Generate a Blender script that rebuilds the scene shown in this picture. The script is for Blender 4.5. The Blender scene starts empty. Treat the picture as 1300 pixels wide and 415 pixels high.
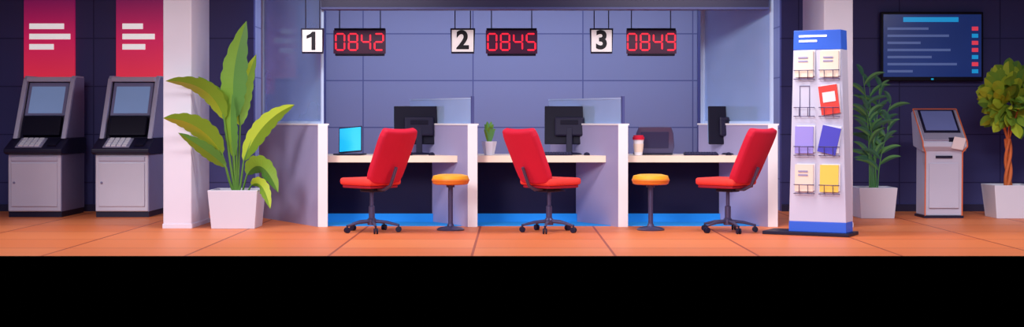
import bpy, bmesh, math, random
from mathutils import Vector
random.seed(7)
F = 1800.0; H = 1.2
def X(px, d): return (px-650)*d/F
def Z(py, d): return H-(py-150)*d/F
sc = bpy.context.scene
sc.view_settings.view_transform = 'Standard'
sc.view_settings.look = 'None'

def lin(c): return c/12.92 if c <= 0.04045 else ((c+0.055)/1.055)**2.4
def hx(h, k=1.0):
    h = h.lstrip('#')
    return tuple(min(1, lin(int(h[i:i+2], 16)/255)*k) for i in (0, 2, 4))+(1,)

def newmat(name):
    m = bpy.data.materials.new(name); m.use_nodes = True
    nt = m.node_tree; b = nt.nodes['Principled BSDF']
    return m, nt, b
def mat(name, col, rough=0.55, metal=0, emit=0, alpha=1, var=0.07, scale=3.0, spec=0.4, ecol=None):
    m, nt, b = newmat(name)
    N = nt.nodes; L = nt.links
    tc = N.new('ShaderNodeTexCoord'); nz = N.new('ShaderNodeTexNoise'); nz.inputs['Scale'].default_value = scale
    mx = N.new('ShaderNodeMix'); mx.data_type = 'RGBA'
    mx.inputs['A'].default_value = hx(col, 1-var); mx.inputs['B'].default_value = hx(col, 1+var)
    L.new(tc.outputs['Object'], nz.inputs['Vector']); L.new(nz.outputs['Fac'], mx.inputs['Factor'])
    L.new(mx.outputs['Result'], b.inputs['Base Color'])
    b.inputs['Roughness'].default_value = rough; b.inputs['Metallic'].default_value = metal
    b.inputs['Specular IOR Level'].default_value = spec
    if emit:
        if ecol: b.inputs['Emission Color'].default_value = hx(ecol)
        else: L.new(mx.outputs['Result'], b.inputs['Emission Color'])
        b.inputs['Emission Strength'].default_value = emit
    b.inputs['Alpha'].default_value = alpha
    return m
def panelmat(name, c1, c2, seam, w, h, axes='XZ', rough=0.6, off=0.0, ox=0.0, oz=0.0, msize=0.008, spec=0.3):
    m, nt, b = newmat(name); N = nt.nodes; L = nt.links
    tc = N.new('ShaderNodeTexCoord'); s = N.new('ShaderNodeSeparateXYZ'); c = N.new('ShaderNodeCombineXYZ')
    L.new(tc.outputs['Object'], s.inputs[0])
    L.new(s.outputs[axes[0]], c.inputs[0]); L.new(s.outputs[axes[1]], c.inputs[1])
    mp = N.new('ShaderNodeMapping'); mp.inputs['Location'].default_value = (ox, oz, 0)
    L.new(c.outputs[0], mp.inputs[0])
    br = N.new('ShaderNodeTexBrick'); br.offset = off; br.squash = 1
    br.inputs['Scale'].default_value = 1; br.inputs['Brick Width'].default_value = w; br.inputs['Row Height'].default_value = h
    br.inputs['Mortar Size'].default_value = msize; br.inputs['Mortar Smooth'].default_value = 0.1
    br.inputs['Color1'].default_value = hx(c1); br.inputs['Color2'].default_value = hx(c2); br.inputs['Mortar'].default_value = hx(seam)
    L.new(mp.outputs[0], br.inputs['Vector'])
    L.new(br.outputs['Color'], b.inputs['Base Color'])
    b.inputs['Roughness'].default_value = rough; b.inputs['Specular IOR Level'].default_value = spec
    return m

# ---------------------------------------------------------------- mesh helpers
def group(name, loc, rotz=0):
    e = bpy.data.objects.new(name, None); sc.collection.objects.link(e)
    e.location = loc; e.rotation_euler = (0, 0, rotz); e.empty_display_size = 0.1
    return e
def mk(name, verts, faces, mats, parent=None, loc=(0, 0, 0), rot=(0, 0, 0), smooth=False, bevel=0, seg=2, mi=None):
    me = bpy.data.meshes.new(name); me.from_pydata([tuple(v) for v in verts], [], faces)
    if not isinstance(mats, (list, tuple)): mats = [mats]
    for m in mats: me.materials.append(m)
    bm = bmesh.new(); bm.from_mesh(me); bmesh.ops.recalc_face_normals(bm, faces=bm.faces); bm.to_mesh(me); bm.free()
    for i, p in enumerate(me.polygons):
        p.use_smooth = smooth
        if mi: p.material_index = mi[i]
    o = bpy.data.objects.new(name, me); sc.collection.objects.link(o)
    o.location = loc; o.rotation_euler = rot
    if parent: o.parent = parent
    if bevel:
        b = o.modifiers.new('Bevel', 'BEVEL'); b.width = bevel; b.segments = seg; b.limit_method = 'ANGLE'; b.angle_limit = 0.6
    return o
def box(name, c, s, m, parent=None, rot=(0, 0, 0), bevel=0, seg=2):
    x, y, z = s[0]/2, s[1]/2, s[2]/2
    v = [(-x,-y,-z),(x,-y,-z),(x,y,-z),(-x,y,-z),(-x,-y,z),(x,-y,z),(x,y,z),(-x,y,z)]
    f = [(0,3,2,1),(4,5,6,7),(0,1,5,4),(1,2,6,5),(2,3,7,6),(3,0,4,7)]
    return mk(name, v, f, m, parent, c, rot, bevel=bevel, seg=seg)
def rbox(name, x0, x1, y0, y1, z0, z1, m, parent=None, bevel=0):
    return box(name, ((x0+x1)/2, (y0+y1)/2, (z0+z1)/2), (x1-x0, y1-y0, z1-z0), m, parent, bevel=bevel)
def wbox(name, x0, x1, y0, y1, z0, z1, m):
    v = [(x0,y0,z0),(x1,y0,z0),(x1,y1,z0),(x0,y1,z0),(x0,y0,z1),(x1,y0,z1),(x1,y1,z1),(x0,y1,z1)]
    f = [(0,3,2,1),(4,5,6,7),(0,1,5,4),(1,2,6,5),(2,3,7,6),(3,0,4,7)]
    return mk(name, v, f, m)
def prismX(name, prof, x0, x1, m, parent=None, bevel=0, loc=(0,0,0)):
    n = len(prof)
    v = [(x0, p[0], p[1]) for p in prof]+[(x1, p[0], p[1]) for p in prof]
    f = [tuple(range(n)), tuple(range(2*n-1, n-1, -1))]+[(i, (i+1) % n, n+(i+1) % n, n+i) for i in range(n)]
    return mk(name, v, f, m, parent, loc, bevel=bevel)
def prismY(name, pts, y0, y1, m, parent=None):
    n = len(pts)
    v = [(p[0], y0, p[1]) for p in pts]+[(p[0], y1, p[1]) for p in pts]
    f = [tuple(range(n)), tuple(range(2*n-1, n-1, -1))]+[(i, (i+1) % n, n+(i+1) % n, n+i) for i in range(n)]
    return mk(name, v, f, m, parent)
def prismZ(name, pts, z0, z1, m, parent=None, bevel=0):
    n = len(pts)
    v = [(p[0], p[1], z0) for p in pts]+[(p[0], p[1], z1) for p in pts]
    f = [tuple(range(n)), tuple(range(2*n-1, n-1, -1))]+[(i, (i+1) % n, n+(i+1) % n, n+i) for i in range(n)]
    return mk(name, v, f, m, parent, bevel=bevel)
def lathe(name, prof, m, parent=None, loc=(0,0,0), seg=32, smooth=True, mi=None, rot=(0,0,0)):
    v = []; f = []; idx = []
    n = len(prof)
    for i in range(seg):
        a = 2*math.pi*i/seg
        for r, z in prof: v.append((r*math.cos(a), r*math.sin(a), z))
    for i in range(seg):
        j = (i+1) % seg
        for k in range(n-1):
            f.append((i*n+k, j*n+k, j*n+k+1, i*n+k+1)); idx.append(mi[k] if mi else 0)
    for end in (0, n-1):
        if prof[end][0] > 1e-5:
            f.append(tuple(i*n+end for i in range(seg))); idx.append(mi[0 if end == 0 else -1] if mi else 0)
    o = mk(name, v, f, m, parent, loc, rot, smooth=smooth, mi=idx)
    if smooth:
        for p in o.data.polygons:
            if len(p.vertices) > 4: p.use_smooth = False
        e = o.modifiers.new('Split', 'EDGE_SPLIT'); e.split_angle = 0.6
    return o
def tube(name, pts, r, m, parent=None, cyclic=False, r2=None):
    cu = bpy.data.curves.new(name, 'CURVE'); cu.dimensions = '3D'; cu.bevel_depth = r; cu.bevel_resolution = 3; cu.use_fill_caps = True
    s = cu.splines.new('POLY'); s.points.add(len(pts)-1)
    for i, p in enumerate(pts):
        s.points[i].co = (*p, 1)
        if r2 is not None: s.points[i].radius = 1+(r2/r-1)*i/(len(pts)-1)
    s.use_cyclic_u = cyclic
    cu.materials.append(m)
    o = bpy.data.objects.new(name, cu); sc.collection.objects.link(o)
    if parent: o.parent = parent
    return o
def text(name, s, size, m, parent, loc, rot=(math.pi/2, 0, 0), bold=0.0):
    cu = bpy.data.curves.new(name, 'FONT'); cu.body = s; cu.size = size; cu.extrude = 0.002; cu.offset = bold
    cu.align_x = 'CENTER'; cu.align_y = 'CENTER'; cu.materials.append(m)
    o = bpy.data.objects.new(name, cu); sc.collection.objects.link(o); o.parent = parent
    o.location = loc; o.rotation_euler = rot
    return o
def slab(name, wb, wt, h, t, bend, m, parent, loc, rot, bevel=0.02, n=8, skew=0.0):
    v = []; f = []
    for side in (0, 1):
        for j in range(n+1):
            for i in range(n+1):
                u = 2*i/n-1; q = j/n
                w = wb+(wt-wb)*q
                edge = (1-0.10*max(0, abs(2*q-1)-0.7)/0.3*1)
                x = u*w/2*edge
                y = (t/2 if side else -t/2)-bend*(u*u)
                v.append((x, y, (q-0.5)*h+skew*u))
    K = (n+1)**2
    for s in (0, 1):
        for j in range(n):
            for i in range(n):
                a = s*K+j*(n+1)+i
                f.append((a, a+1, a+n+2, a+n+1))
    for i in range(n):
        f.append((i, i+1, K+i+1, K+i)); a = n*(n+1)+i; f.append((a, a+1, K+a+1, K+a))
        a = i*(n+1); b = (i+1)*(n+1); f.append((a, b, K+b, K+a)); a += n; b += n; f.append((a, b, K+b, K+a))
    return mk(name, v, f, m, parent, loc, rot, smooth=False, bevel=bevel, seg=3)
def leaf(name, p0, p1, p2, W, ml, mr, parent, tilt=0.25, notch=0.0, n=14, power=0.8, fold=0.22):
    p0, p1, p2 = Vector(p0), Vector(p1), Vector(p2)
    v = []; f = []; idx = []
    for i in range(n+1):
        t = i/n
        c = p0*(1-t)**2+p1*2*t*(1-t)+p2*t*t
        tg = ((p1-p0)*(1-t)+(p2-p1)*t).normalized()
        side = tg.cross(Vector((0, 1, tilt))).normalized()
        nrm = side.cross(tg).normalized()
        w = W/2*max(0.0, math.sin(math.pi*min(1, t**power)))**0.75
        if notch and i % 3 == 2: w *= 1-notch
        v += [c+side*w+nrm*w*fold, c, c-side*w+nrm*w*fold]
    for i in range(n):
        a = 3*i
        f += [(a, a+1, a+4, a+3), (a+1, a+2, a+5, a+4)]; idx += [0, 1]
    return mk(name, v, f, [ml, mr], parent, mi=idx)

# ---------------------------------------------------------------- materials
M = {}
M['lilac'] = mat('painted_lilac', '#dddbed', 0.5, var=0.03)
M['lilac_d'] = mat('panel_grey_lilac', '#a09cc6', 0.5, var=0.04)
M['white'] = mat('white_paint', '#eceaf2', 0.5, var=0.02)
M['signface_glow'] = mat('sign_face_white_glow', '#f2f0f5', 0.5, var=0.0, emit=0.3)  # number plates are not lit signs; glow added to keep them white
M['cream'] = mat('desk_cream', '#f6e4d2', 0.4, var=0.03)
M['dark'] = mat('dark_plastic', '#1d1b36', 0.45, var=0.05, spec=.25)
M['darker'] = mat('black_plastic', '#121127', 0.45, var=0.05, spec=.2)
M['navy'] = mat('navy_panel', '#2b2a50', 0.5)
M['underdesk_shade'] = mat('modesty_painted_shade', '#1b1838', 0.7, spec=.2)  # shade below the desks is put into this base colour
M['blue'] = mat('blue_carpet_glow', '#1583d6', 0.8, emit=0.25)  # carpet given a glow of its own, though it is no lamp
M['steel'] = mat('brushed_steel', '#a9a7c4', 0.3, metal=0.3)
M['chrome'] = mat('dark_steel', '#56547a', 0.3, metal=0.5)
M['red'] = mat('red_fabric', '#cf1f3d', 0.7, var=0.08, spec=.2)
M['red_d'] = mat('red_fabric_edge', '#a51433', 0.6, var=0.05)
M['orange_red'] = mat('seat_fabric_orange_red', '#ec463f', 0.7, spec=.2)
M['yellow'] = mat('stool_yellow', '#ffb429', 0.5)
M['orange'] = mat('stool_orange_band', '#e9832a', 0.5)
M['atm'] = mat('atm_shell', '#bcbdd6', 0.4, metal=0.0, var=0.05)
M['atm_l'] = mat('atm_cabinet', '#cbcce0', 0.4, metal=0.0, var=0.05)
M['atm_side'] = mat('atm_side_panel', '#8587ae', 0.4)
M['kbody'] = mat('kiosk_body', '#bfc0d8', 0.4, var=0.05)
M['screen'] = mat('atm_screen', '#7d97c4', 0.2, emit=0.35)
M['pot'] = mat('pot_glaze', '#d6d8ea', 0.4, var=0.03)
M['soil'] = mat('soil', '#3c2a35', 0.9)
M['lg1'] = mat('leaf_light', '#a6c232', 0.5, var=0.12)
M['lg2'] = mat('leaf_mid', '#73a02c', 0.5, var=0.12)
M['lg3'] = mat('leaf_deep', '#4f8634', 0.5, var=0.12)
M['dg1'] = mat('bamboo_leaf_light', '#5c9c58', 0.5, var=0.12)
M['dg2'] = mat('bamboo_leaf_dark', '#3a7558', 0.5, var=0.12)
M['ol1'] = mat('ficus_leaf_light', '#a4b934', 0.6, var=0.12, spec=.2)
M['ol2'] = mat('ficus_leaf_dark', '#779a30', 0.6, var=0.12, spec=.2)
M['ol3'] = mat('ficus_leaf_deep', '#55802f', 0.6, var=0.12, spec=.2)
M['stem'] = mat('stem_green', '#5f8f3a', 0.6)
M['trunk'] = mat('braided_trunk', '#d4703f', 0.7)
M['led'] = mat('led_red', '#f0203a', 0.4, emit=1.0)
M['ledback'] = mat('led_panel', '#3c1235', 0.4, emit=0.3)
M['black'] = mat('black_ink', '#141420', 0.5)
M['textwhite'] = mat('white_print_glow', '#ffffff', 0.5, emit=0.5, var=0.0)  # print glows by itself, also on the unlit stand header
M['cyan'] = mat('cyan_screen', '#18b7ea', 0.3, emit=0.5)
M['wire'] = mat('wire_metal', '#5d5a88', 0.4, metal=0.4)
M['hblue'] = mat('stand_blue_glow', '#2f62d8', 0.5, emit=0.1)  # blue paint with a slight glow added; nothing lights the stand
M['stand'] = mat('stand_panel', '#cccfe8', 0.5, var=0.03)
M['b_cream'] = mat('paper_cream', '#f1dfcf', 0.7, var=0.04)
M['b_red'] = mat('paper_red', '#e5423b', 0.6)
M['b_purple'] = mat('paper_purple', '#9c93e8', 0.6)
M['b_blue'] = mat('paper_blue', '#4b49c9', 0.6)
M['b_yellow'] = mat('paper_yellow', '#f5d35c', 0.6)
M['tv'] = mat('tv_screen', '#1e3372', 0.25, emit=0.55, scale=0.8, var=0.4)
M['tvhead'] = mat('tv_header_blue', '#1c9fe0', 0.3, emit=0.6)
M['tvrow'] = mat('tv_row_text', '#6077b4', 0.3, emit=0.4)
M['tvred'] = mat('tv_red', '#f0435a', 0.3, emit=0.6)
M['kedge'] = mat('kiosk_orange_edge', '#e07248', 0.5)
M['kscreen'] = mat('kiosk_screen', '#5d6496', 0.2, emit=0.3)

def glassmat(name, col, alpha, rough=0.05):
    m, nt, b = newmat(name); N = nt.nodes; L = nt.links
    tr = N.new('ShaderNodeBsdfTransparent'); tr.inputs['Color'].default_value = hx('#eaf0ff')
    mx = N.new('ShaderNodeMixShader'); out = N['Material Output']
    tc = N.new('ShaderNodeTexCoord'); wv = N.new('ShaderNodeTexNoise'); wv.inputs['Scale'].default_value = 1.2
    mr = N.new('ShaderNodeMapRange'); mr.inputs['To Min'].default_value = alpha*0.7; mr.inputs['To Max'].default_value = alpha*1.3
    L.new(tc.outputs['Object'], wv.inputs['Vector']); L.new(wv.outputs['Fac'], mr.inputs['Value'])
    b.inputs['Base Color'].default_value = hx(col); b.inputs['Roughness'].default_value = rough
    b.inputs['Specular IOR Level'].default_value = .3
    L.new(mr.outputs['Result'], mx.inputs[0]); L.new(tr.outputs[0], mx.inputs[1]); L.new(b.outputs[0], mx.inputs[2])
    L.new(mx.outputs[0], out.inputs['Surface'])
    return m
M['glass'] = glassmat('clear_glass', '#b4d4ff', 0.36)
M['glass2'] = glassmat('screen_glass', '#c4e0ff', 0.40)
M['glassedge'] = mat('glass_edge', '#b4ccf4', 0.3)
M['frame'] = mat('booth_frame', '#474e8a', 0.4)

def bannermat():
    m, nt, b = newmat('banner_gradient_print'); N = nt.nodes; L = nt.links
    tc = N.new('ShaderNodeTexCoord'); s = N.new('ShaderNodeSeparateXYZ'); r = N.new('ShaderNodeValToRGB')
    L.new(tc.outputs['Generated'], s.inputs[0]); L.new(s.outputs['Z'], r.inputs[0])
    r.color_ramp.elements[0].position = .15; r.color_ramp.elements[0].color = hx('#f0304e')
    r.color_ramp.elements[1].position = .85; r.color_ramp.elements[1].color = hx('#7e1457')
    e = r.color_ramp.elements.new(0.5); e.color = hx('#cf1d5e')
    L.new(r.outputs[0], b.inputs['Base Color']); L.new(r.outputs[0], b.inputs['Emission Color']); b.inputs['Emission Strength'].default_value = 0.5
    b.inputs['Roughness'].default_value = 0.5
    return m
M['banner'] = bannermat()

floor_m = panelmat('floor_terracotta_tile', '#e67c46', '#ed8a54', '#a84c32', 1.25, 0.95, axes='XY', rough=0.45, ox=0.35, oz=0.2, msize=0.012, spec=0.3)
wall_m = panelmat('wall_navy_panels', '#474a86', '#4a4d8b', '#2e3064', 1.3, 0.62, ox=0.2, oz=0.25, msize=0.008)
wallside_m = panelmat('wall_navy_panels_side', '#474a86', '#4a4d8b', '#2e3064', 1.3, 0.62, axes='YZ', oz=0.25)
back_m = panelmat('booth_wall_blue_panels', '#7f88b2', '#838cb7', '#535c90', 1.55, 0.66, ox=0.55, oz=0.25, msize=0.009)
backside_m = panelmat('booth_wall_blue_panels_side', '#8c96c2', '#8c96c2', '#5c6699', 1.55, 0.66, axes='YZ', oz=0.25)
ceil_m = mat('ceiling_paint', '#8088b4', 0.8)

# ---------------------------------------------------------------- room shell
DB = 18.3; DR = 20.0; FR = 12.35; XW = 7.2; ZC = 3.0
xl = X(322, DB); xr = X(992, DB)
mk('floor', [(-XW, FR, 0), (XW, FR, 0), (XW, DR, 0), (-XW, DR, 0)], [(0, 1, 2, 3)], floor_m)
wbox('ceiling', -XW, XW, FR, DR+0.1, ZC, ZC+0.1, ceil_m)
wbox('wall_back_left', -XW, xl, DB, DB+0.12, 0, ZC, wall_m)
wbox('wall_back_right', xr, XW, DB, DB+0.12, 0, ZC, wall_m)
wbox('wall_booth_back', xl-0.12, xr+0.12, DR, DR+0.1, 0, ZC, back_m)
wbox('wall_booth_left', xl-0.12, xl, DB+0.12, DR, 0, ZC, backside_m)
wbox('wall_booth_right', xr, xr+0.12, DB+0.12, DR, 0, ZC, backside_m)
wbox('wall_left', -XW-0.1, -XW, FR, DB+0.12, 0, ZC, wallside_m)
wbox('wall_right', XW, XW+0.1, FR, DB+0.12, 0, ZC, wallside_m)
wbox('baseboard_left', -XW, xl, DB-0.03, DB, 0, 0.09, M['navy'])
wbox('baseboard_right', xr, XW, DB-0.03, DB, 0, 0.09, M['navy'])
for i, (a, b_) in enumerate(((404, 414), (885, 893))):
    wbox('trim_%d' % (i+1), X(a, DR), X(b_, DR), DR-0.06, DR, 0, ZC, M['frame'])

def column(x0, x1, d0, d1):
    g = group('column', ((x0+x1)/2, (d0+d1)/2, 0))
    w = x1-x0; dp = d1-d0
    rbox('shaft', -w/2, w/2, -dp/2, dp/2, 0.0, ZC, M['lilac'], g, bevel=0.012)
    rbox('plinth', -w/2-0.006, w/2+0.006, -dp/2-0.006, dp/2+0.006, 0, 0.05, M['lilac'], g, bevel=0.003)
column(X(207, 15.43), X(243, 15.43), 15.43, 16.35)
column(X(1046, 15.6), X(1083, 15.6), 15.6, 16.75)

# ---------------------------------------------------------------- ATMs and banners
def atm(px):
    D = 17.14
    g = group('atm_machine', (X(px, D), D, 0))
    A, S, K = M['atm'], M['atm_side'], M['dark']
    rbox('foot', -.32, .32, .05, .93, 0, .07, K, g)
    rbox('lower_cabinet', -.32, .32, .02, .95, .07, .76, M['atm_l'], g, bevel=.015)
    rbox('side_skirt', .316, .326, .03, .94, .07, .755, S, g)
    rbox('door_panel', -.28, .28, .005, .03, .13, .66, M['atm_l'], g, bevel=.008)
    rbox('door_upper_strip', -.28, .28, .005, .03, .68, .735, M['atm'], g, bevel=.006)
    lathe('lock', [(.014, 0), (.014, .012), (.01, .016), (0, .016)], S, g, (-.24, .006, .42), rot=(math.pi/2, 0, 0), seg=16)
    prismX('console', [(.02, .76), (-.06, .78), (-.06, .83), (.25, .96), (.95, .96), (.95, .76)], -.35, .35, K, g, bevel=.012)
    an = math.atan2(.13, .31)
    sl = lambda t, o=0: (-.06+.31*t-math.sin(an)*o, .83+.13*t+math.cos(an)*o)
    y, z = sl(.5, .006)
    box('keypad_plate', (-.06, y, z), (.32, .27, .012), M['steel'], g, rot=(an, 0, 0), bevel=.004)
    for r in range(4):
        for c in range(4):
            yy, zz = sl(.5+(r-1.5)*.19, .018)
            box('key_%d' % (r*4+c+1), (-.16+c*.066, yy, zz), (.052, .044, .014), M['white'], g, rot=(an, 0, 0), bevel=.003)
    yy, zz = sl(.5, .012)
    box('card_reader', (.21, yy, zz), (.11, .2, .025), M['darker'], g, rot=(an, 0, 0), bevel=.004)
    prof = [(.18, .95), (.56, 1.69), (.62, 1.73), (.95, 1.73), (.95, .95)]
    for s, n_ in ((-1, 'left'), (1, 'right')):
        a, b_ = sorted((s*.32, s*.268))
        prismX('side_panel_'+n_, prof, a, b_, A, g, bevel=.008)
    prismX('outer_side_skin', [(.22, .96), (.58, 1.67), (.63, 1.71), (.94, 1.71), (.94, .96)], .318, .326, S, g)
    prismX('upper_body', [(.28, .95), (.62, 1.66), (.93, 1.66), (.93, .95)], -.27, .27, K, g)
    rbox('top_hood', -.275, .275, .53, .93, 1.655, 1.715, A, g, bevel=.01)
    ta = -math.atan2(.34, .71)
    P = lambda t, o=0: (.28+.34*t-math.cos(ta)*o, .95+.71*t+math.sin(ta)*o)
    y, z = P(.69, .01); box('screen_bezel', (0, y, z), (.50, .03, .46), M['atm_side'], g, rot=(ta, 0, 0), bevel=.01)
    y, z = P(.69, .03); box('screen', (0, y, z), (.42, .012, .37), M['screen'], g, rot=(ta, 0, 0), bevel=.003)
    y, z = P(.22, .03); box('cash_module', (0, y, z), (.46, .09, .26), M['darker'], g, rot=(ta, 0, 0), bevel=.015)
    y, z = P(.30, .08); box('cash_slot', (-.03, y, z), (.28, .012, .04), M['atm_l'], g, rot=(ta, 0, 0), bevel=.003)
    y, z = P(.30, .088); box('cash_slot_gap', (-.03, y, z), (.24, .004, .012), M['darker'], g, rot=(ta, 0, 0))
    y, z = P(.14, .08); box('receipt_slot', (-.06, y, z), (.18, .012, .03), M['lilac'], g, rot=(ta, 0, 0), bevel=.003)
    y, z = P(.2, .08); box('card_slot_light', (.16, y, z), (.05, .012, .03), M['cyan'], g, rot=(ta, 0, 0), bevel=.003)
atm(43); atm(154)
for x0, x1, bars in ((31, 95, ((38, 82, 30), (38, 90, 43), (38, 69, 56))), (148, 208, ((156, 182, 30), (156, 197, 43), (156, 185, 56)))):
    d = DB-.03
    g = group('wall_banner', (X((x0+x1)/2, d), d, 0)); cx = X((x0+x1)/2, d)
    rbox('panel', X(x0, d)-cx, X(x1, d)-cx, -.02, .028, Z(118, d), 2.95, M['banner'], g)
    for i, (a, b_, y) in enumerate(bars):
        rbox('text_bar_%d' % (i+1), X(a, d)-cx, X(b_, d)-cx, -.026, -.019, Z(y+7, d), Z(y, d), M['textwhite'], g)

# ---------------------------------------------------------------- teller booth
DP = 15.65; SL = 0.6; T = 0.104; HP = Z(159, DP)
fx = [X(404, DP), X(594, DP), X(785, DP), X(975, DP)]
depths = [1.55, 1.2, 1.2, 1.05]
def para(x0, t, y0, y1):
    return [(x0-SL*y0, y0), (x0+t-SL*y0, y0), (x0+t-SL*y1, y1), (x0-SL*y1, y1)]
for i, x0 in enumerate(fx):
    g = group('teller_partition', (x0, DP, 0)); L_ = depths[i]
    prismZ('partition_wall', para(0, T, 0, L_), 0, HP, M['lilac_d'], g)
    box('front_post', (T/2, -.008, HP/2), (T+.004, .016, HP), M['white'], g, bevel=.003)
    prismZ('top_cap', para(-.008, T+.016, -.012, L_+.01), HP, HP+.018, M['white'], g)
    if i in (0, 3):
        prismZ('glass_pane', para(.045, .014, 0.03, L_), HP+.018, 2.98, M['glass'], g)
        prismZ('glass_post_front', para(.035, .026, 0.0, .02), HP+.018, 2.98, M['glassedge'], g)
        prismZ('glass_post_rear', para(.025, .05, L_-.04, L_), HP+.018, 2.98, M['glassedge'], g)
        prismZ('glass_bottom_rail', para(.035, .034, .02, L_-.03), HP+.018, HP+.045, M['glassedge'], g)
    else:
        prismZ('glass_pane', para(.045, .012, 0.0, L_+.1), HP+.018, HP+.29, M['glass2'], g)
        prismZ('glass_rim_top', para(.043, .016, 0.0, L_+.1), HP+.29, HP+.305, M['glassedge'], g)
        prismZ('glass_post', para(.038, .026, -.01, .012), HP+.018, HP+.32, M['frame'], g)
g = group('booth_header_beam', (0, DP, 0))
rbox('beam', X(408, DP), X(975, DP), -.05, .1, Z(10, DP), 2.98, M['navy'], g)
rbox('beam_lip', X(408, DP), X(975, DP), -.07, .12, Z(12.5, DP), Z(9.5, DP), M['frame'], g, bevel=.004)

DZ = Z(197.5, 15.85)
def teller_desk(i):
    xa = fx[i]+T+.004; xb = fx[i+1]-.004
    g = group('teller_desk', ((xa+xb)/2, DP, 0)); cx = (xa+xb)/2
    def strip(y0, y1):
        return [(xa-cx-SL*y0, y0), (xb-cx-SL*y0, y0), (xb-cx-SL*y1, y1), (xa-cx-SL*y1, y1)]
    prismZ('desk_top', strip(.2, 1.0), DZ-.075, DZ, M['cream'], g)
    prismZ('modesty_panel', strip(.72, .76), .1, DZ-.075, M['underdesk_shade'], g)
    prismZ('kick_board', strip(.70, .76), .004, .1, M['blue'], g)
    prismZ('foot_mat', strip(.12, .70), 0.0, .008, M['blue'], g)
for i in range(3): teller_desk(i)
DZ += .002
def monitor(px, yaw):
    D = 16.32
    g = group('desktop_monitor', (X(px, D), D, DZ), yaw)
    slab('screen_shell', .64, .64, .44, .035, 0.0, M['darker'], g, (0, .02, .335), (math.radians(-4), 0, 0), bevel=.01, n=1)
    box('display', (0, .041, .335), (.58, .004, .39), M['screen'], g, rot=(math.radians(-4), 0, 0))
    box('rear_housing', (0, -.02, .32), (.34, .05, .22), M['dark'], g, rot=(math.radians(-4), 0, 0), bevel=.02)
    box('rear_vent', (0, -.047, .37), (.2, .006, .05), M['darker'], g, bevel=.002)
    box('neck', (0, -.05, .162), (.07, .03, .30), M['dark'], g, rot=(math.radians(-6), 0, 0), bevel=.008)
    lathe('foot', [(.14, 0), (.14, .01), (.12, .018), (.03, .025), (0, .025)], M['dark'], g, (0, -.03, 0))
monitor(532, math.radians(6)); monitor(723, math.radians(-5)); monitor(931, math.radians(5))
def keyboard(px):
    D = 15.96
    g = group('keyboard', (X(px, D), D, DZ))
    prismX('case', [(-.06, 0), (-.06, .012), (.07, .03), (.07, 0)], -.19, .19, M['dark'], g)
    for r in range(4):
        for c in range(12):
            box('key_%d' % (r*12+c+1), (-.165+c*.03, -.043+r*.031, .018+.0045*r), (.024, .024, .01), M['navy'], g)
keyboard(502); keyboard(705); keyboard(890)
for px in (548, 745, 925):
    D = 15.95
    g = group('computer_mouse', (X(px, D), D, DZ))
    lathe('shell', [(.034, 0), (.036, .01), (.028, .024), (.012, .032), (0, .033)], M['dark'], g, seg=16)
D = 16.02
g = group('laptop', (X(441, D), D, DZ), math.radians(-14))
box('base', (0.03, .0, .010), (.32, .22, .016), M['dark'], g, bevel=.004)
slab('lid', .31, .31, .30, .014, 0, M['dark'], g, (0.0, .10, .172), (math.radians(-14), math.radians(-5), 0), bevel=.005, n=1)
slab('display', .285, .285, .27, .004, 0, M['cyan'], g, (0.0, .091, .175), (math.radians(-14), math.radians(-5), 0), bevel=0, n=1)
D = 16.1
g = group('laptop', (X(831, D), D, DZ), math.radians(3))
box('base', (0, .14, .011), (.42, .26, .018), M['dark'], g, bevel=.005)
slab('lid', .47, .41, .31, .018, 0, M['chrome'], g, (0, .0, .168), (math.radians(12), 0, 0), bevel=.008, n=4)
box('lid_inset', (0, -.012, .168), (.32, .004, .19), M['navy'], g, rot=(math.radians(12), 0, 0), bevel=.002)
D = 15.93
g = group('paper_coffee_cup', (X(810.5, D), D, DZ))
lathe('cup', [(.044, 0), (.052, .07), (.056, .14), (.062, .19)], M['white'], g, seg=24)
lathe('sleeve', [(.0485, .035), (.0545, .08), (.0585, .13)], M['b_cream'], g, seg=24)
lathe('lid', [(.066, .175), (.066, .205), (.056, .21), (.054, .225), (0, .225)], M['red'], g, seg=24)
D = 15.98
g = group('potted_succulent', (X(621, D), D, DZ))
lathe('pot', [(.055, 0), (.085, .14), (.085, .155), (.072, .155), (.07, .135), (0, .135)], M['pot'], g, seg=6, smooth=False)
for k in range(13):
    a = k*2.4; r = .02+.10*((k % 4)/4); h = .34-.03*(k % 4)
    leaf('leaf_%d' % (k+1), (0.01*math.cos(a), .01*math.sin(a), .13), (r*.5*math.cos(a), r*.5*math.sin(a), .13+h*.6),
         (1.3*r*math.cos(a), 1.3*r*math.sin(a), h+.04), .05, M['lg2'], M['dg1'], g, power=.7)

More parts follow.
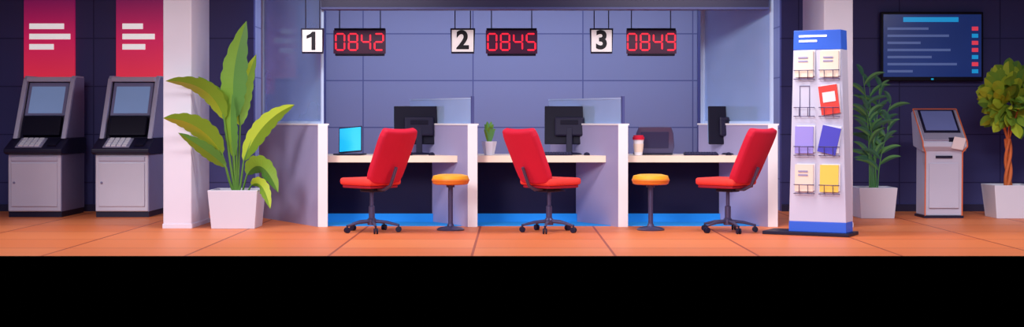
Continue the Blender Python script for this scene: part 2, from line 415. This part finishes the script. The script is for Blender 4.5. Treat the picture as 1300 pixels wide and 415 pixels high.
# ---------------------------------------------------------------- hanging signs
SEG = {'0': 'abcdef', '1': 'bc', '2': 'abged', '3': 'abgcd', '4': 'fgbc', '5': 'afgcd', '6': 'afgedc', '7': 'abc', '8': 'abcdefg', '9': 'abcdfg'}
def seven(name, s, w, h, pitch, th, m, parent, y, zc):
    v = []; f = []
    def seg(xa, za, xb, zb):
        dx, dz = xb-xa, zb-za; l = math.hypot(dx, dz); ux, uz = dx/l, dz/l; nx, nz = -uz, ux; g_ = th*.3
        pts = [(xa+ux*g_, za+uz*g_), (xa+ux*(g_+th/2)+nx*th/2, za+uz*(g_+th/2)+nz*th/2), (xb-ux*(g_+th/2)+nx*th/2, zb-uz*(g_+th/2)+nz*th/2),
               (xb-ux*g_, zb-uz*g_), (xb-ux*(g_+th/2)-nx*th/2, zb-uz*(g_+th/2)-nz*th/2), (xa+ux*(g_+th/2)-nx*th/2, za+uz*(g_+th/2)-nz*th/2)]
        b = len(v)
        v.extend([(p[0], y-.004, p[1]) for p in pts]+[(p[0], y, p[1]) for p in pts])
        f.append(tuple(b+k for k in range(6)))
        for k in range(6): f.append((b+k, b+(k+1) % 6, b+6+(k+1) % 6, b+6+k))
    for i, ch in enumerate(s):
        x0 = (i-(len(s)-1)/2)*pitch-w/2; x1 = x0+w; zt = zc+h/2; zb = zc-h/2
        C = {'a': (x0, zt, x1, zt), 'b': (x1, zt, x1, zc), 'c': (x1, zc, x1, zb), 'd': (x0, zb, x1, zb), 'e': (x0, zc, x0, zb), 'f': (x0, zt, x0, zc), 'g': (x0, zc, x1, zc)}
        for k in SEG[ch]: seg(*C[k])
    return mk(name, v, f, m, parent)
def hang_number(x0, x1, s, DS):
    cx = X((x0+x1)/2, DS); w = X(x1, DS)-X(x0, DS); z0 = Z(68, DS); z1 = Z(36, DS)
    g = group('counter_number_sign', (cx, DS, (z0+z1)/2)); h = z1-z0
    slab('case', w*.92, w, h, .06, 0, M['dark'], g, (0, 0, 0), (0, 0, 0), bevel=.004, n=1)
    box('face', (0, -.032, 0), (w*.78, .008, h*.86), M['signface_glow'], g)
    if s == '1':
        prismY('number', [(.035, -.10), (.035, .10), (.0, .10), (-.02, .078), (-.062, .058), (-.062, .022), (-.008, .042), (-.008, -.10)], -.040, -.036, M['black'], g)
    else:
        text('number', s, .29, M['black'], g, (0, -.038, 0), bold=.010)
    for k in (-1, 1): tube('rod_%d' % (1 if k < 0 else 2), [(k*w*.28, 0, h/2), (k*w*.28, 0, 2.99-(z0+z1)/2)], .006, M['dark'], g)
def hang_led(x0, x1, s, DS=16.3):
    cx = X((x0+x1)/2, DS); w = X(x1, DS)-X(x0, DS); z0 = Z(71, DS); z1 = Z(36, DS)
    g = group('queue_led_display', (cx, DS, (z0+z1)/2)); h = z1-z0
    slab('case', w*.96, w, h, .08, 0, M['darker'], g, (0, 0, 0), (0, 0, 0), bevel=.006, n=1)
    box('panel', (0, -.041, 0), (w*.92, .004, h*.84), M['ledback'], g)
    seven('digits', s, .098, .185, .148, .018, M['led'], g, -.046, 0)
    for k in (-1, 1): tube('rod_%d' % (1 if k < 0 else 2), [(k*w*.36, 0, h/2), (k*w*.36, 0, 2.99-(z0+z1)/2)], .006, M['dark'], g)
for a, b_, s, d_ in ((381, 413, '1', 15.45), (570, 605, '2', 16.3), (747, 780, '3', 16.3)): hang_number(a, b_, s, d_)
for a, b_, s in ((421, 493, '0842'), (614, 685, '0845'), (792, 861, '0849')): hang_led(a, b_, s)

# ---------------------------------------------------------------- chairs, stools
def chair(px, yaw, d=14.95):
    g = group('office_chair', (X(px, d), d, 0), yaw)
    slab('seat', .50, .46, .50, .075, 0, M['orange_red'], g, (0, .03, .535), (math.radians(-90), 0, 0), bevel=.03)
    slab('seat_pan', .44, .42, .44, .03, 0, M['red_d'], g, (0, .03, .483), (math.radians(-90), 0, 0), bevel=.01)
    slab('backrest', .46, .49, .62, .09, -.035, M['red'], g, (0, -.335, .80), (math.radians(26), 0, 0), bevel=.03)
    tube('back_bracket', [(0, -.02, .46), (0, -.20, .455), (0, -.29, .50), (0, -.335, .60), (0, -.375, .69)], .018, M['chrome'], g)
    box('tilt_mechanism', (0, 0, .45), (.16, .2, .05), M['dark'], g, bevel=.01)
    tube('tilt_lever', [(.05, 0, .45), (.22, .02, .445)], .008, M['dark'], g)
    lathe('gas_cylinder', [(.032, .10), (.032, .27), (.02, .28), (.02, .44)], M['chrome'], g, seg=20)
    lathe('hub', [(.045, .075), (.05, .13), (.035, .15), (0, .15)], M['chrome'], g, seg=20)
    for k in range(5):
        a = k*2*math.pi/5+.35
        c, s = math.cos(a), math.sin(a)
        tube('leg_%d' % (k+1), [(c*.03, s*.03, .115), (c*.16, s*.16, .105), (c*.285, s*.285, .075)], .02, M['chrome'], g, r2=.012)
        tube('caster_stem_%d' % (k+1), [(c*.285, s*.285, .085), (c*.285, s*.285, .05)], .009, M['dark'], g)
        for q in (-1, 1):
            lathe('caster_%d_%d' % (k+1, 1 if q < 0 else 2), [(.018, -.009), (.03, -.007), (.03, .007), (.018, .009)], M['dark'], g,
                  (c*.285-s*q*.014, s*.285+c*q*.014, .031), seg=18, rot=(math.pi/2, 0, a))
chair(472, math.radians(48)); chair(697, math.radians(-48)); chair(924, math.radians(48))
def stool(px, d=15.2):
    g = group('bar_stool', (X(px, d), d, 0))
    lathe('seat', [(0, .49), (.17, .49), (.19, .50), (.198, .525), (.198, .55), (.185, .585), (.12, .6), (0, .6)], [M['orange'], M['yellow']], g, seg=36, mi=[0, 0, 0, 0, 1, 1, 1])
    lathe('seat_ring', [(.201, .528), (.204, .536), (.201, .545)], M['orange'], g, seg=36)
    lathe('column', [(.045, .46), (.045, .49)], M['chrome'], g, seg=20)
    lathe('post', [(.026, .03), (.026, .47)], M['chrome'], g, seg=20)
    lathe('base', [(.145, 0), (.15, .012), (.12, .03), (.04, .045), (.03, .07), (0, .07)], M['chrome'], g, seg=36)
stool(572); stool(826)

# ---------------------------------------------------------------- plants
def sqpot(g, wt, wb, h):
    a, b_, c = wt/2, wb/2, wt/2-.025
    v = [(-b_,-b_,0),(b_,-b_,0),(b_,b_,0),(-b_,b_,0),(-a,-a,h),(a,-a,h),(a,a,h),(-a,a,h),(-c,-c,h),(c,-c,h),(c,c,h),(-c,c,h),(-c,-c,h-.04),(c,-c,h-.04),(c,c,h-.04),(-c,c,h-.04)]
    f = [(3,2,1,0)]
    for k in range(4):
        n = (k+1) % 4
        f += [(k, n, 4+n, 4+k), (4+k, 4+n, 8+n, 8+k), (8+k, 8+n, 12+n, 12+k)]
    mk('pot', v, f, M['pot'], g, bevel=.006)
    mk('soil', [(-c,-c,h-.035),(c,-c,h-.035),(c,c,h-.035),(-c,c,h-.035)], [(0,1,2,3)], M['soil'], g)
D = 15.6
g = group('potted_banana_plant', (X(301, D), D, 0), 0)
sqpot(g, .54, .47, .42)
def bp(px, py, dy=0): return (X(px, D)-X(300, D), dy, Z(py, D))
leaves = [
    ((299,150),(288,95),(311,26),.30,-.05,.05,.2),
    ((286,152),(275,102),(219,104),.25,-.25,-.36,.9),
    ((284,196),(262,150),(218,150),.27,-.28,-.42,.6),
    ((288,212),(268,190),(234,168),.17,-.2,-.33,.3),
    ((303,160),(300,120),(322,68),.20,.1,.12,.2),
    ((309,205),(330,150),(375,133),.21,-.1,-.1,.3),
    ((314,222),(335,190),(357,243),.25,-.2,-.25,.5),
    ((320,235),(338,222),(348,263),.16,-.25,-.3,.4),
    ((292,140),(280,120),(258,98),.14,-.1,-.3,.3),
    ((297,200),(291,160),(296,118),.15,-.1,-.1,.2),
]
for k, (b0, c0, t0, W, dm, dt, tl) in enumerate(leaves):
    leaf('leaf_%d' % (k+1), bp(*b0, dm*.4), bp(*c0, dm), bp(*t0, dt), W, M['lg1'] if k % 3 else M['lg2'], M['lg2'] if k % 3 else M['lg3'], g, tilt=tl, notch=.12, n=21)
    tube('stalk_%d' % (k+1), [bp(300+(b0[0]-300)*.15, 247), bp(300+(b0[0]-300)*.55, (247+b0[1])/2+8, dm*.15), bp(*b0, dm*.4), bp((b0[0]+c0[0])/2, (b0[1]+c0[1])/2, dm*.6)], .016, M['stem'], g, r2=.006)
D = 17.15
g = group('potted_bamboo_palm', (X(1109, D), D, 0), 0)
sqpot(g, .46, .40, .37)
rnd = random.Random(3); n_ = 0
for k, (tx, ty) in enumerate(((1094, 96), (1104, 112), (1120, 112), (1134, 132), (1099, 140), (1128, 160))):
    sx = (1104+k*2-1109)*D/F; tx_ = (tx-1109)*D/F; tz = Z(ty, D)
    dy = rnd.uniform(-.12, .12)
    pts = [(sx+(tx_-sx)*t*t, dy*t, .33+(tz-.33)*t) for t in [i/6 for i in range(7)]]
    tube('cane_%d' % (k+1), pts, .009, M['dg1'], g, r2=.004)
    for j in range(9):
        t = .3+.7*j/8; sgn = 1 if j % 2 else -1
        bx = sx+(tx_-sx)*t*t; bz = .33+(tz-.33)*t; ln = rnd.uniform(.24, .36)*(1 if j < 8 else .8)
        a = rnd.uniform(.15, .9) if j < 8 else .1
        n_ += 1
        ddy = rnd.uniform(-.1, .1)
        leaf('leaf_%d' % n_, (bx, dy*t, bz), (bx+sgn*ln*.5*math.sin(a), dy*t+ddy, bz+ln*.6*math.cos(a)), (bx+sgn*ln*math.sin(a+.25), dy*t+ddy, bz+ln*.75*math.cos(a+.3)), .055,
             M['dg1'] if n_ % 3 else M['dg2'], M['dg2'], g, n=8, power=.8)
g = group('potted_ficus_tree', (X(1280, D), D, 0), 0)
sqpot(g, .50, .42, .40)
for q in range(3):
    pts = [(.03*math.cos(t*5+q*2.094), .03*math.sin(t*5+q*2.094), .36+t*.59) for t in [i/24 for i in range(25)]]
    tube('trunk_strand_%d' % (q+1), pts, .024, M['trunk'], g, r2=.018)
rnd = random.Random(11)
cz = Z(127, D)
for k in range(230):
    th = rnd.uniform(0, 2*math.pi); ph = math.acos(rnd.uniform(-.8, 1)); R = rnd.uniform(.06, .26)
    dx, dy, dz = math.sin(ph)*math.cos(th), math.sin(ph)*math.sin(th), math.cos(ph)
    c = Vector((dx*R+.03, dy*R*.9, cz+dz*R*1.35-.03)); ln = rnd.uniform(.15, .23)
    dirv = Vector((dx, dy*.6, dz+.25)).normalized()
    mm = (M['ol1'], M['ol1'], M['ol2'], M['ol3'])[k % 4]
    leaf('leaf_%d' % (k+1), c, c+dirv*ln*.5+Vector((0, 0, .02)), c+dirv*ln+Vector((0, 0, -.02)), .14, mm, M['ol2'] if k % 2 else mm, g, n=7, power=.85, tilt=rnd.uniform(-.3, .6))
for k in range(7):
    a = k*.9
    tube('branch_%d' % (k+1), [(0, 0, .91), (.06*math.cos(a), .06*math.sin(a), 1.1), (.16*math.cos(a), .16*math.sin(a), cz+.1*math.sin(k))], .012, M['trunk'], g, r2=.005)

# ---------------------------------------------------------------- brochure stand
D = 14.6
g = group('brochure_display_stand', (X(1042, D), D, 0), math.radians(-28))
def trap(name, wb, wt, z0, z1, y0, y1b, y1t, m, bevel=.005):
    v = [(-wb/2,y0,z0),(wb/2,y0,z0),(wb/2,y1b,z0),(-wb/2,y1b,z0),(-wt/2,y0,z1),(wt/2,y0,z1),(wt/2,y1t,z1),(-wt/2,y1t,z1)]
    return mk(name, v, [(0,3,2,1),(4,5,6,7),(0,1,5,4),(1,2,6,5),(2,3,7,6),(3,0,4,7)], m, g, bevel=bevel)
wz = lambda z: .60-(z/2.09)*.11
yb = lambda z: .13-(z/2.09)*.04
trap('body', wz(.14), wz(1.9), .14, 1.9, -.13, yb(.14), yb(1.9), M['stand'])
trap('header_panel', wz(1.9), wz(2.1), 1.9, 2.1, -.135, yb(1.9), yb(2.1), M['hblue'])
trap('base_band', wz(.04), wz(.14), .035, .14, -.135, yb(.04), yb(.14), M['hblue'])
rbox('base_plate', -.56, .34, -.2, .2, 0, .035, M['dark'], g, bevel=.006)
rbox('header_text_line_1', -.19, .10, -.14, -.134, 2.03, 2.05, M['textwhite'], g)
rbox('header_text_line_2', -.19, .0, -.14, -.134, 1.98, 2.0, M['textwhite'], g)
rows = [(1.60, 1.88), (1.22, 1.53), (.82, 1.11), (.43, .72)]
cont = [[('b_cream', 0), ('b_cream', 0)], [None, ('b_red', -8)], [('b_purple', 0), ('b_blue', 12)], [('b_cream', 0), ('b_yellow', 0)]]
for r, (z0, z1) in enumerate(rows):
    for c, xc in enumerate((-.13, .13)):
        n_ = r*2+c+1
        it = cont[r][c]; xx = xc
        if it:
            col, rr = it; hh = (z1-z0)*.95
            box('brochure_%d' % n_, (xx, -.155, z0+.02+hh/2), (.19, .012, hh), M[col], g, rot=(math.radians(-3), math.radians(rr), 0))
            box('brochure_behind_%d' % n_, (xx+.015, -.142, z0+.03+hh/2), (.19, .008, hh), M['white'], g, rot=(math.radians(-3), math.radians(rr*.5), 0))
            if col == 'b_red':
                box('brochure_label_%d' % n_, (xx, -.163, z0+.02+hh*.6), (.13, .004, hh*.35), M['white'], g, rot=(math.radians(-3), math.radians(rr), 0))
            if col == 'b_cream':
                for q in range(2): box('brochure_line_%d_%d' % (n_, q+1), (xx-.01, -.1635, z0+.02+hh*(.75-.14*q)), (.1, .003, .016), M['lilac_d'], g)
        w = .10
        zz = z0+.09
        tube('wire_pocket_%d' % n_, [(xx-w, -.13, zz), (xx-w, -.18, zz), (xx+w, -.18, zz), (xx+w, -.13, zz)], .004, M['wire'], g)
        tube('wire_pocket_low_%d' % n_, [(xx-w, -.13, z0), (xx-w, -.18, z0), (xx+w, -.18, z0), (xx+w, -.13, z0)], .004, M['wire'], g)
        for q, u in enumerate((-.045, .045)):
            tube('wire_upright_%d_%d' % (n_, q+1), [(xx+u, -.13, z0), (xx+u, -.18, z0), (xx+u, -.18, zz)], .0035, M['wire'], g)
        if not it:
            tube('wire_back_%d' % n_, [(xx-.05, -.135, z0), (xx-.05, -.135, z1), (xx+.05, -.135, z1), (xx+.05, -.135, z0)], .0035, M['wire'], g)

# ---------------------------------------------------------------- wall TV
D = DB-.09
cx = X(1183, D); cz_ = Z(59, D)
g = group('wall_tv_screen', (cx, D, cz_))
w = X(1248, D)-X(1118, D); h = Z(15, D)-Z(103, D)
box('case', (0, .01, 0), (w, .06, h), M['darker'], g, bevel=.012)
box('screen', (0, -.022, .01), (w-.06, .006, h-.09), M['tv'], g)
box('wall_mount', (0, .062, 0), (.4, .055, .3), M['dark'], g)
lx = lambda px: X(px, D)-cx
lz = lambda py: Z(py, D)-cz_
def tvbar(n, a, b_, y, hh, m): rbox(n, lx(a), lx(b_), -.028, -.024, lz(y+hh), lz(y), m, g)
tvbar('header_bar', 1146, 1216, 22, 6, M['tvhead'])
for i, y in enumerate(range(35, 92, 9)):
    tvbar('row_%d' % (i+1), 1126, 1126+[52, 78, 42, 80, 56, 88, 32][i], y, 3, M['tvrow'])
    tvbar('row_status_%d' % (i+1), 1233, 1241, y-1, 5, M['tvred'] if i in (0, 2, 3, 5) else M['tvhead'])
box('power_led', (0, -.022, lz(100.5)), (.03, .008, .02), M['cyan'], g)

# ---------------------------------------------------------------- ticket kiosk
D = 17.0
g = group('ticket_kiosk', (X(1199, D), D, 0))
prof = [(.04, .03), (.02, .82), (.36, .95), (.40, .86), (.42, .03)]
prismX('body', prof, -.222, .222, M['kbody'], g, bevel=.01)
prismX('head', [(.02, .80), (-.03, .86), (-.02, .91), (.40, 1.30), (.48, 1.27), (.40, .86)], -.265, .265, M['kbody'], g, bevel=.01)
rbox('foot', -.235, .235, .02, .44, 0, .03, M['dark'], g)
def edge_tube(n_, x, xh):
    tube('edge_trim_'+n_, [(x, .035, .03), (x, .015, .79), (xh, -.035, .86), (xh, -.027, .915), (xh, .40, 1.312)], .008, M['kedge'], g)
edge_tube('left', -.222, -.265); edge_tube('right', .222, .265)
tube('edge_trim_top', [(-.265, .40, 1.312), (.265, .40, 1.312)], .008, M['kedge'], g)
ta = math.atan2(.39, .42)
y, z = .19, 1.105
nx, nz = -math.sin(ta), math.cos(ta)
box('screen_surround', (0, y+nx*.008, z+nz*.008), (.48, .53, .02), M['steel'], g, rot=(ta, 0, 0), bevel=.005)
box('screen_bezel', (0, y+.045+nx*.018, z+.041+nz*.018), (.44, .40, .012), M['dark'], g, rot=(ta, 0, 0), bevel=.004)
box('screen', (0, y+.05+nx*.027, z+.046+nz*.027), (.38, .34, .006), M['kscreen'], g, rot=(ta, 0, 0))
box('ticket_slot', (.12, -.0, .94), (.14, .05, .04), M['dark'], g, rot=(ta, 0, 0), bevel=.005)
box('paper_ticket', (.15, -.065, .90), (.14, .006, .15), M['white'], g, rot=(math.radians(20), math.radians(10), 0))
rbox('service_door', -.18, .18, .012, .03, .12, .66, M['kbody'], g, bevel=.006)
rbox('speaker_strip', -.1, .1, .008, .024, .72, .75, M['dark'], g)

# ---------------------------------------------------------------- lighting
def area(name, loc, size, sy, power, col, target):
    l = bpy.data.lights.new(name, 'AREA'); l.shape = 'RECTANGLE'; l.size = size; l.size_y = sy; l.energy = power; l.color = hx(col)[:3]
    o = bpy.data.objects.new(name, l); sc.collection.objects.link(o); o.location = loc
    o.rotation_euler = (Vector(target)-Vector(loc)).to_track_quat('-Z', 'Y').to_euler()
for x, p_ in ((-5.2, 44), (-1.8, 62), (1.8, 66), (5.2, 50)):
    area('added_fill_light', (x, 14.0, 2.94), 1.6, .5, p_, '#fff4f0', (x*.97, 14.5, 0))  # unseen lamps added to light the hall, no fixtures behind them
for x in (-1.9, 0, 1.9):
    area('added_fill_light', (x, 18.2, 2.94), 1.6, .5, 44, '#e2eaff', (x, 19.2, .4))  # more added lamps out of view, brightening the booth's back wall
l = bpy.data.lights.new('sun', 'SUN'); l.energy = 1.4; l.angle = math.radians(14); l.color = hx('#fff6f2')[:3]
o = bpy.data.objects.new('sun', l); sc.collection.objects.link(o); o.location = (-6, 4, 6)
o.rotation_euler = Vector((.42, 1, -.46)).to_track_quat('-Z', 'Y').to_euler()

wd = bpy.data.worlds.new('world'); sc.world = wd; wd.use_nodes = True
N = wd.node_tree.nodes; L = wd.node_tree.links; bg = N['Background']
tc = N.new('ShaderNodeTexCoord'); s = N.new('ShaderNodeSeparateXYZ'); r = N.new('ShaderNodeValToRGB')
L.new(tc.outputs['Generated'], s.inputs[0]); L.new(s.outputs['Z'], r.inputs[0]); L.new(r.outputs[0], bg.inputs['Color'])
r.color_ramp.elements[0].position = 0.0; r.color_ramp.elements[0].color = (0, 0, 0, 1)
r.color_ramp.elements[1].position = 0.06; r.color_ramp.elements[1].color = hx('#c2cbf0')
bg.inputs['Strength'].default_value = 1.05

cam = bpy.data.cameras.new('camera'); co = bpy.data.objects.new('camera', cam); sc.collection.objects.link(co)
co.location = (0, 0, H); co.rotation_euler = (math.pi/2, 0, 0)
cam.sensor_fit = 'HORIZONTAL'; cam.sensor_width = 36; cam.lens = 36*F/1300
cam.shift_y = -(207.5-150)/1300; cam.clip_end = 100
sc.camera = co
